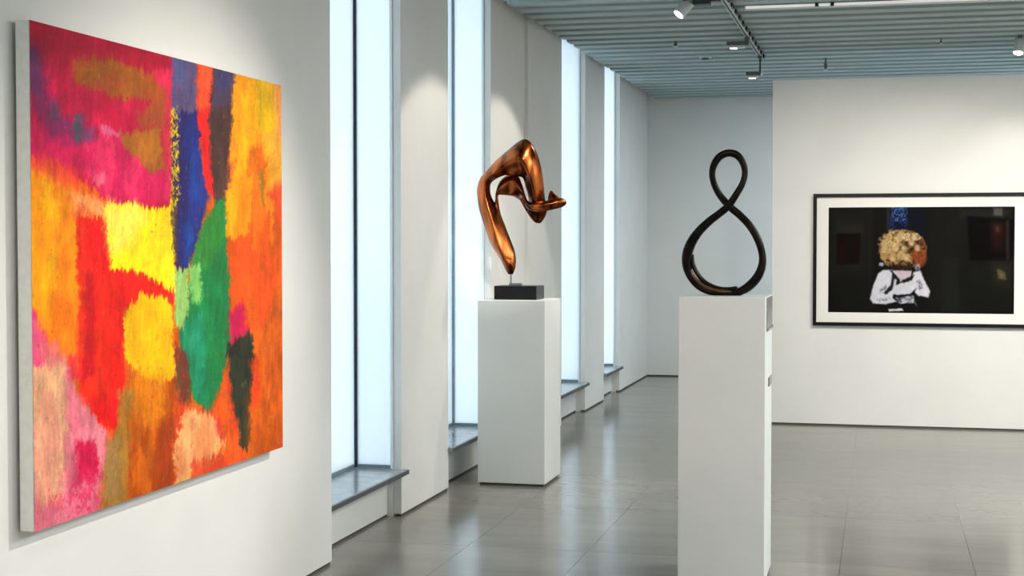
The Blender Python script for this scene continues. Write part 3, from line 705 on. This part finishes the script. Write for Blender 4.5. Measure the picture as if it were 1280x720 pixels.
t = thing('bright_slat_strip', 'slim glowing strip for a bright slat edge, running across the ceiling right of the track', 'light', (1.7, 10.255, H_SLAT))
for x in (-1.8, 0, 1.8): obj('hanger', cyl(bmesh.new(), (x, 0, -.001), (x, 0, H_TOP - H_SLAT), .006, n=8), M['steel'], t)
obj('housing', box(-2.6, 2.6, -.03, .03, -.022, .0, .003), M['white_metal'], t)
obj('glow_face', box(-2.59, 2.59, -.034, -.03, -.02, -.002), M['strip'], t)  # faint emission added for a slat edge that catches the light
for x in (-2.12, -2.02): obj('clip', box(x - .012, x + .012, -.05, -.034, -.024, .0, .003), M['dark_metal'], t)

# ------------------------------------------------------------------ light
WARM = (1, .925, .83)
lamp((TX, 7.5, 2.95), (-2.2, 9.17, 1.62), 120, 27, .5, .02, WARM)        # bronze
lamp((TX, 8.45, 2.95), (-2.53, 8.45, .9), 54, 74, .22, .03, WARM)         # the piers beside it
lamp((TX, 9.95, 2.95), (-2.53, 9.95, .9), 54, 76, .22, .03, WARM)
lamp((.35, 5.5, 2.95), (-2.45, 5.0, 1.05), 235, 56, .8, .015, WARM)         # the painting
lamp((TX, 2.6, 2.95), (-2.45, 3.0, 1.0), 40, 74, .9, .04, WARM)
for xx in (-.3, .9, 2.2): lamp((xx, 9.6, 2.95), (xx + .1, 12.5, 1.1), 125, 70, .9, .05, WARM)
lamp((TX, 4.6, 2.95), (-.67, 6.75, 1.35), 40, 40, .6, .04, WARM)
lamp((1.03, 12.1, 2.88), (.98, 11.9, 0), 14, 110, .9, .04, WARM)
for xx, yy, pw in ((2.4, 2.0, 70), (2.4, 5.0, 90), (2.4, 8.2, 110), (.4, 14.6, 60)):  # unseen area lamps added for ambient fill, the last one brightening the corridor
    l = bpy.data.lights.new('unseen_fill_light', 'AREA'); l.shape = 'RECTANGLE'; l.size = 2.0; l.size_y = .9; l.energy = pw; l.color = (.95, .99, 1) if yy < 12 else (.86, .95, 1)
    o = bpy.data.objects.new('unseen_fill_light', l); C.objects.link(o); o.location = (xx, yy, 3.05)

w = bpy.data.worlds.new('sky'); S.world = w; w.use_nodes = True
n = w.node_tree.nodes; bg = n['Background']
tc = n.new('ShaderNodeTexCoord'); sp = n.new('ShaderNodeSeparateXYZ'); rp = n.new('ShaderNodeValToRGB')
w.node_tree.links.new(tc.outputs['Generated'], sp.inputs[0]); w.node_tree.links.new(sp.outputs['Z'], rp.inputs[0])
e = rp.color_ramp.elements
e[0].position = 0; e[0].color = (.96, .985, 1, 1); e[1].position = .8; e[1].color = (.74, .87, 1, 1)
w.node_tree.links.new(rp.outputs[0], bg.inputs[0]); bg.inputs[1].default_value = 2.2

# ------------------------------------------------------------------ camera
f = 1875.0
cam = bpy.data.cameras.new('camera'); co = bpy.data.objects.new('camera', cam); C.objects.link(co)
cam.sensor_fit = 'HORIZONTAL'; cam.sensor_width = 36; cam.lens = f / 1280 * 36
co.location = (0, 0, 1.5)
co.rotation_euler = (PI / 2 - math.atan(57 / f), 0, math.atan(460 / f))
S.camera = co
vs = S.view_settings
S.display_settings.display_device = 'sRGB'
vs.view_transform = 'Standard'; vs.look = 'None'; vs.gamma = 1; vs.use_curve_mapping = False; vs.exposure = .5
